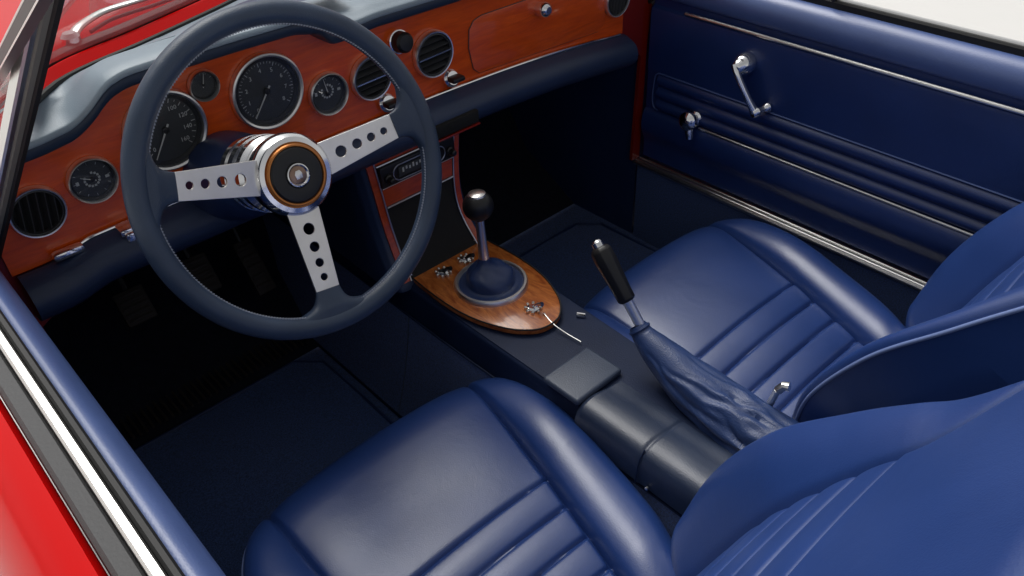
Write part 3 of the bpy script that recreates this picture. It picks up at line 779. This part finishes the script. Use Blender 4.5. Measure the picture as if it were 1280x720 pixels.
# ------------------------------------------------------------------ seats
CW = [(.20, .250), (.30, .258), (.39, .268), (.456, .285), (.60, .297), (.70, .303), (.80, .302), (.92, .296)]
SEAM = [(.20, .140), (.35, .150), (.45, .162), (.614, .180), (.75, .196), (.86, .207), (.92, .212)]
SP = .62
def cushion_pt(s, v):
    a = abs(s); yb = .26
    # first guess of the across position, for the front edge curve
    def xof(y):
        Wd = sinterp(CW, min(y, .92)); Wd *= 1-.035*sm((v-.93)/.07); xs = min(sinterp(SEAM, y), Wd-.03)
        return (xs*a/SP if a < SP else xs+(Wd-xs)*(a-SP)/(1-SP)), Wd, xs
    y = yb+.6*v; 
    for _ in range(3):
        ax, Wd, xs = xof(y); e = min(1, ax/.298)
        yf = .915 - .010*e**2 - .095*e**7
        y = yb+(yf-yb)*v
    ax, Wd, xs = xof(y)
    z0 = .300 + .10*(y-.62)*(-.15 if y > .62 else .7)
    hb = .040*sm((y-.22)/.2)*(1-.80*sm((y-.66)/.24))
    if a < SP:
        k = ax/xs
        z = z0 + .010*(1-k*k)
        if y > .614:
            t = (y-.614)/(yf-.614); z += .010*math.sin(PI*min(1, t))**.5*(1-k**6)
            z -= .005*math.exp(-((y-.614)/.004)**2)
        else:
            ph = ((.614-y)/.058) % 1.0; dd_ = min(ph, 1-ph)*.058
            z += .0065*(math.sin(PI*ph)**.5)*(1-k**24) - .0055*math.exp(-(dd_/.0038)**2)*(1-k**30)
            z += .002*(1-ph)
        z -= .007*math.exp(-((xs-ax)/.005)**2)
    else:
        q = (ax-xs)/max(1e-5, (Wd-xs))
        if q < .45: z = z0 + hb*math.sqrt(max(0, 1-((.45-q)/.45)**2)) - .007*math.exp(-((ax-xs)/.005)**2)
        else:
            t = (q-.45)/.55; z = z0 + hb - (.062+hb*.35)*(1-math.sqrt(max(0, 1-t**2.3)))
    d = (yf-y)
    if d < .10:
        t = 1-d/.10; z -= .055*(1-math.sqrt(max(0, 1-t**2.2)))
    return math.copysign(ax, s), y, z

def warp(a):
    # denser columns at the seam and at the outer edge
    if a < .5: t = a/.5; return SP*(1-(1-t)**1.5)
    t = (a-.5)/.5; return SP+(1-SP)*(sm(t)*.6+t*.4)

def make_seat(name, label, cx, lever_side, shear, bcx):
    st_ = thing(name, label, 'seat', (cx, .5, .05), 'blue leather front seats')
    # y samples, denser around the pleats
    f = MB(); nu, nv = 210, 330
    R = []
    sk = []
    for i in range(nu+1):
        s = -1 + 2*i/nu
        s = math.copysign(warp(abs(s)), s)
        row = []
        for j in range(nv+1):
            v = j/nv; v = v if v < .0 else v
            x, y, z = cushion_pt(s, v)
            row.append(f.v((cx+x-shear*(.86-y), y, z)))
        R.append(row)
    for i in range(nu):
        for j in range(nv): f.face((R[i][j], R[i+1][j], R[i+1][j+1], R[i][j+1]))
    # border loop: left side back->front, front left->right, right side front->back
    loop = [R[0][j] for j in range(nv+1)] + [R[i][nv] for i in range(1, nu+1)] + [R[nu][j] for j in range(nv-1, -1, -1)]
    c0 = Vector((cx, .58, 0))
    prev = loop
    for dz, sc in ((-.010, 1.004), (-.05, 1.003), (-.10, .985), (-.13, .95)):
        cur = []
        for q in loop:
            p = q.co; h = Vector((c0.x+(p.x-c0.x)*sc, c0.y+(p.y-c0.y)*sc, max(.10, p.z+dz)))
            cur.append(f.v(h))
        for k in range(len(loop)-1): f.face((prev[k], prev[k+1], cur[k+1], cur[k]))
        prev = cur
    pts = [Vector((c0.x+(q.co.x-c0.x)*1.011, c0.y+(q.co.y-c0.y)*1.011, q.co.z-.004)) for q in loop][::3]
    cu = f.build('cushion', M['seat'], st_, ang=50)
    f = MB(); f.tube(pts, .0034, 8); f.build('piping', M['piping'], cu, ang=80)
    # seat frame
    f = MB(); f.box((cx, .55, .10), (.42, .50, .07), .01); f.build('seat_frame', M['matte'], st_)
    for s in (-1, 1):
        f = MB(); f.box((cx+s*.18, .55, .0605), (.03, .60, .018), .003); f.build('seat_rail', M['black'], st_)
    # ---- backrest
    cx = bcx
    PC = [(0, .352, .27), (.08, .318, .354), (.28, .248, .547), (.43, .182, .676), (.50, .145, .737), (.55, .118, .777), (.64, .069, .863), (.75, .010, .955), (.80, -.015, 1.0)]
    def pc(t):
        return Vector((0, sinterp([(a, b) for a, b, c in PC], t), sinterp([(a, c) for a, b, c in PC], t)))
    TT = .80
    def pn(t):
        d = (pc(min(TT, t+.02))-pc(max(0, t-.02))).normalized(); return Vector((0, d.z, -d.y))
    def bw(t): return sinterp([(0, .188), (.05, .212), (.12, .234), (.22, .249), (.40, .248), (.50, .238), (.58, .226), (.66, .208), (.74, .175), (.80, .10)], t)
    def bs(t): return sinterp([(0, .135), (.10, .145), (.28, .153), (.43, .156), (.52, .160), (.57, .172), (.63, .200), (.68, .230), (.80, .30)], t)
    def bb(t): return sinterp([(0, .055), (.05, .073), (.15, .086), (.28, .070), (.40, .042), (.50, .020), (.58, .006), (.66, 0), (.80, 0)], t)
    def bp(s, v):
        t = TT*v; Wd = bw(t); a = abs(s); xs = min(bs(t), Wd*.93); p = pc(t); n = pn(t)
        ax = xs*a/SP if a < SP else xs+(Wd-xs)*(a-SP)/(1-SP); x = math.copysign(ax, s)
        fade = sm((.72-t)/.22)
        if a < SP:
            k = ax/xs; h = .006*(1-k*k)
            if t < .515:
                ph = ((.515-t)/.058) % 1.0; dd_ = min(ph, 1-ph)*.058
                h += (.0040*(math.sin(PI*ph)**.5) - .0025*math.exp(-(dd_/.003)**2))*(1-k**30)
            else: h += .006*min(1, (t-.515)/.010)**.5*(1-k**30*fade)
            h -= .009*math.exp(-((xs-ax)/.006)**2)*fade
        else:
            q = (ax-xs)/max(1e-5, Wd-xs); b = bb(t)
            h = b*(.72*math.sin(min(1, q/.95)*PI/2)**.85 + .28*min(1, q/.95)**1.5) - .009*math.exp(-((ax-xs)/.005)**2)*fade
            h += .006*(math.sin(PI*min(1, q))*fade + (1-fade))
        e = (Wd-ax)
        if e < .017: h -= .014*(1-math.sqrt(max(0, 1-(1-e/.017)**2.4)))
        if v > .93: h -= .05*(1-math.sqrt(max(0, 1-((v-.93)/.07)**2)))
        if v < .06: h -= .03*(1-v/.06)**2
        return Vector((cx+x, p.y, p.z)) + n*h
    f = MB(); nu, nv = 190, 340; R = []
    for i in range(nu+1):
        s = -1+2*i/nu; s = math.copysign(warp(abs(s)), s)
        R.append([f.v(bp(s, j/nv)) for j in range(nv+1)])
    for i in range(nu):
        for j in range(nv): f.face((R[i][j], R[i+1][j], R[i+1][j+1], R[i][j+1]))
    loop = [R[0][j] for j in range(nv+1)] + [R[i][nv] for i in range(1, nu+1)] + [R[nu][j] for j in range(nv-1, -1, -1)] + [R[i][0] for i in range(nu-1, 0, -1)]
    tl = [j/nv for j in range(nv+1)] + [1]*nu + [j/nv for j in range(nv-1, -1, -1)] + [0]*(nu-1)
    prev = loop
    for dd, sc in ((.006, 1.002), (.04, 1.0), (.5, .985), (.92, .97), (1.0, .92)):
        cur = []
        for q, t in zip(loop, tl):
            n = pn(TT*t); base = pc(TT*t); ref = base - n*.085
            a = Vector((0, q.co.y, q.co.z)); dist = (a-ref).dot(n)
            p = q.co - n*dist*dd; cur.append(f.v((cx+(p.x-cx)*sc, p.y, p.z)))
        for k in range(len(loop)): f.face((prev[k], prev[(k+1) % len(loop)], cur[(k+1) % len(loop)], cur[k]))
        prev = cur
    f.face(prev)
    pts = [q.co.copy() + Vector(((q.co.x-cx)*.008, 0, 0)) for q in loop[:2*nv+nu+1]][::4]
    br = f.build('backrest', M['seat'], st_, ang=50)
    f = MB(); f.tube(pts, .0030, 8); f.build('piping', M['piping'], br, ang=80)
    x = cx+lever_side*.255
    f = MB(); f.tube([(x, .422, .365), (x, .412, .410), (x, .407, .436)], lambda t: .0065-.001*t, 10); f.tube([(x, .406, .436), (x+.004, .400, .447), (x+.006, .392, .449)], .0075, 10)
    f.build('recline_lever', M['softchrome'], st_)
    return st_
make_seat('driver_seat', 'blue leather seat nearest the camera, in front of the steering wheel', -.352, -1, .12, -.352)
make_seat('passenger_seat', 'blue leather seat beyond the handbrake, beside the crank handle door', .382, -1, .20, .350)

# ------------------------------------------------------------------ doors
def door_profile_mesh(f, prof, s, y0, y1, n=40, closed=False):
    R = []
    for i in range(n+1):
        y = y0+(y1-y0)*i/n
        R.append([f.v((s*x, y, z)) for x, z in prof])
    for A, B in zip(R, R[1:]):
        for k in range(len(prof)-(0 if closed else 1)): f.face((A[k], A[(k+1) % len(prof)], B[(k+1) % len(prof)], B[k]))
    if closed: f.face(R[0]); f.face(R[-1][::-1])
    return f
def smoothprof(pr, n):
    pts = spline([(a, b, 0) for a, b in pr], n); return [(p.x, p.y) for p in pts]
YF = 1.185; YR = -.26
def make_door(name, label, s):
    d = thing(name, label, 'door', (s*.74, .5, .3))
    o_ = .011 if s < 0 else 0
    roll_ = smoothprof([(.724, .709), (.714+o_, .710), (.707+o_, .717), (.7045+o_, .729), (.7065+o_, .745), (.714+o_, .759), (.726+o_*.6, .768), (.740, .771), (.745, .768), (.745, .70)], 30)
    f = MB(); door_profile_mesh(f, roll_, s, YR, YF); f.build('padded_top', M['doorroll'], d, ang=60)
    f = MB(); door_profile_mesh(f, [(.745, .74), (.745, .781), (.7475, .7845), (.752, .7845), (.7545, .781), (.7545, .74)], s, YR, YF); f.build('window_seal', M['rubber'], d)
    f = MB(); door_profile_mesh(f, [(.7555, .74), (.7555, .783), (.7575, .7865), (.7640, .7865), (.7665, .783), (.7665, .74)], s, YR, YF); f.build('belt_trim', M['softchrome'], d)
    f = MB(); door_profile_mesh(f, [(.7675, .73), (.7675, .767), (.770, .7705), (.784, .767), (.788, .762), (.789, .73)], s, YR, YF); f.build('outer_seal', M['greyrub'], d)
    outer = smoothprof([(.790, .735), (.7915, .755), (.797, .760), (.808, .757), (.828, .744), (.850, .718), (.868, .68), (.880, .61), (.888, .52), (.892, .40), (.888, .25), (.875, .12), (.85, .02)], 60)
    f = MB(); door_profile_mesh(f, outer, s, YR, YF+.02, 30); f.build('outer_skin', M['paint'], d, ang=60)
    # inner card: recess, flat panel, pleats, lower roll
    pr = [(.717+o_, .712), (.719+o_, .700), (.719+o_, .690), (.711+o_, .684), (.709+o_, .675), (.709+o_*.8, .60), (.710, .535)]
    f = MB(); door_profile_mesh(f, pr, s, YR, YF); f.build('upper_card', M['door'], d, ang=40)
    pl = [(.710, .536), (.713, .533)]
    zs = [.532, .500, .468, .438]
    for a, b in zip(zs, zs[1:]):
        for k in range(9):
            t = k/8; pl.append((.7135-.0110*math.sin(PI*t)**.7, a+(b-a)*t))
    f = MB(); door_profile_mesh(f, pl, s, YR, 1.150); f.build('pleated_panel', M['door'], d, ang=60)
    f = MB(); f.tube([(s*.7085, y, .5345) for y in (YR, 1.145)], .0018, 6)
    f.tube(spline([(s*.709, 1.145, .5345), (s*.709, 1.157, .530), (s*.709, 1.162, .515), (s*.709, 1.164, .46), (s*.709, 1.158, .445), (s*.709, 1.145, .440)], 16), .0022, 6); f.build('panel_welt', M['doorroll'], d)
    f = MB(); door_profile_mesh(f, [(.712, .536), (.712, .436)], s, 1.149, YF, 2); f.build('card_end', M['door'], d)
    lo = smoothprof([(.715, .436), (.706, .430), (.700, .415), (.698, .395), (.701, .375), (.708, .360), (.713, .345), (.714, .30)], 24)
    f = MB(); door_profile_mesh(f, lo, s, YR, YF); f.build('lower_roll', M['door'], d, ang=60)
    f = MB(); f.prism([(YR, .30), (YF, .30), (YF, .70), (YR, .70)], 0, s*.720, s*.742); f.build('door_shell', M['door'], d)
    f = MB(); f.tube([(s*(.7105+o_*1.2), YR, .6915), (s*(.7105+o_*1.2), 1.09, .6915)], .0042, 10); f.build('chrome_strip', M['softchrome'], d)
    f = MB(); f.tube([(s*.7085, YR, .4345), (s*.7085, 1.02, .4345)], .0038, 10); f.build('chrome_strip', M['softchrome'], d)
    # window crank
    if s < 0: return d
    y, z = .914, .630
    f = MB(); f.lathe([(0, .021), (.006, .0235), (.012, .0250), (.022, .0240), (.032, .0195), (.040, .0145), (.046, .0105), (.049, .006)], frame((s*.7085, y, z), (-s, 0, 0)), 32); cr = f.build('window_crank', M['chrome'], d)
    f = MB(); f.tube(spline([(s*.666, y+.004, z+.006), (s*.662, y-.006, z-.010), (s*.664, y-.022, z-.036), (s*.670, y-.040, z-.066), (s*.677, y-.052, z-.088)], 24), lambda t: .0080+.0035*abs(2*t-1)**4, 14, flat=.7); f.build('crank_arm', M['chrome'], cr)
    f = MB(); f.lathe([(-.008, .009), (-.004, .011), (.006, .011), (.010, .008), (.020, .0075), (.024, .0105), (.032, .0110), (.036, .007)], frame((s*.678, y-.053, z-.090), (s*.8, -.35, .2)), 24); f.build('crank_knob', M['chrome'], cr)
    # door catch
    if s < 0: return d
    f = MB(); f.lathe([(0, .020), (.005, .020), (.009, .012), (.014, .010), (.018, .018), (.027, .0225), (.036, .0215), (.043, .014), (.046, .006)], frame((s*.7085, 1.035, .456), (-s, -.1, .15)), 28); hn = f.build('door_catch', M['chrome'], d)
    f = MB(); f.tube([(s*.686, 1.033, .452), (s*.678, 1.026, .434), (s*.678, 1.022, .418)], lambda t: .0105-.003*t, 12, flat=.8); f.build('catch_lever', M['chrome'], hn)
    return d
dp = make_door('passenger_door', 'dark blue pleated door card with chrome crank, on the far side', 1)
dd = make_door('driver_door', 'red skinned door with blue padded top, nearest the camera', -1)
# far quarter-light post
f = MB(); f.tube([(.752, .772, .77), (.742, .762, .86), (.72, .745, .98)], .006, 8); f.build('quarter_light_post', M['rubber'], dp)
# near quarter light: raked black and chrome frame with glass
q0 = Vector((-.672, 1.06, .955)); q1 = Vector((-.655, .50, 1.245))
dq = (q1-q0).normalized()
sd_ = Vector((-.3, -.55, -.85)); sd_ = (sd_-dq*sd_.dot(dq)).normalized()
def qbar(off, w_, m, name):
    f = MB()
    nn = dq.cross(sd_)
    R = []
    for t in (-.2, 1.1):
        p = q0.lerp(q1, t)
        R.append([f.v(p+sd_*(off+a*w_)+nn*(b*.008)) for a, b in ((-.5, -.5), (-.5, .5), (.5, .5), (.5, -.5))])
    for k in range(4): f.face((R[0][k], R[0][(k+1) % 4], R[1][(k+1) % 4], R[1][k]))
    f.face(R[0]); f.face(R[1][::-1])
    f.build(name, m, dd)
qbar(-.0065, .0022, M['softchrome'], 'quarter_light_trim'); qbar(.0, .010, M['black'], 'quarter_light_frame'); qbar(.0065, .0022, M['softchrome'], 'quarter_light_trim')
f = MB(); f.face([f.v(p) for p in (pil(.10)+Vector((-.012, 0, 0)), pil(1.15)+Vector((-.012, 0, 0)), q0.lerp(q1, 1.0), q0.lerp(q1, -.2))]); f.build('quarter_light_glass', M['glass'], dd, smooth=False)

# ------------------------------------------------------------------ mats and pedals
def floormat(name, label, x0, x1, y0, y1, side):
    m = thing(name, label, 'floor mat', ((x0+x1)/2, (y0+y1)/2, .055), 'navy carpet floor mats')
    f = MB()
    def fn(u, v):
        x = x0+(x1-x0)*u; y = y0+(y1-y0)*v
        return (x, y, .060 + .003*math.sin(x*17+y*9) + .0)
    f.grid(fn, 40, 40); f.build('mat_carpet', M['carpet'], m)
    f = MB(); P = [(x0, y0), (x0, y1-.03), (x0+.03, y1), (x1-.05, y1), (x1, y1-.05), (x1, y0)]
    f.tube([(a, b, .061) for a, b in P], .004, 6, closed=True); f.build('mat_binding', M['navy'], m)
floormat('floor_mat', 'navy floor mat in front of the driver seat, below the steering wheel', -.67, -.20, .55, 1.405, -1)
floormat('floor_mat', 'navy floor mat in front of the passenger seat, right of the console', .20, .67, .55, 1.33, 1)
rm = MB()
for k in range(30): rm.box((-.62+.0145*k, 1.46+.0*k, .085), (.005, .09, .006))
hp = rm.build('heel_pad', M['brown']); tag(hp, 'ribbed black rubber heel pad above the driver floor mat', 'heel pad')
for i, (x, y, z, w_, h_, lb) in enumerate(((-.50, 1.52, .31, .062, .075, 'brown rubber pedal furthest left in the driver footwell'), (-.362, 1.50, .325, .062, .085, 'brown rubber pedal seen through the steering wheel'), (-.235, 1.52, .27, .045, .13, 'tall narrow pedal beside the centre tunnel'))):
    p = thing('pedal', lb, 'pedal', (x, y, z))
    rt = Matrix.Rotation(math.radians(-38), 4, 'X')
    f = MB(); f.box((x, y, z), (w_, .012, h_), .004, rot=rt)
    for k in range(5): f.box(Vector((x, y, z)) + rt.to_3x3() @ Vector((0, -.008, (k-2)*h_*.18)), (w_*.8, .004, h_*.08), .001, rot=rt)
    f.build('pedal_pad', M['brown'], p)
    f = MB(); f.tube([(x, y+.01, z), (x, y+.07, z+.10), (x, y+.09, z+.25)], .007, 8); f.build('pedal_arm', M['black'], p)
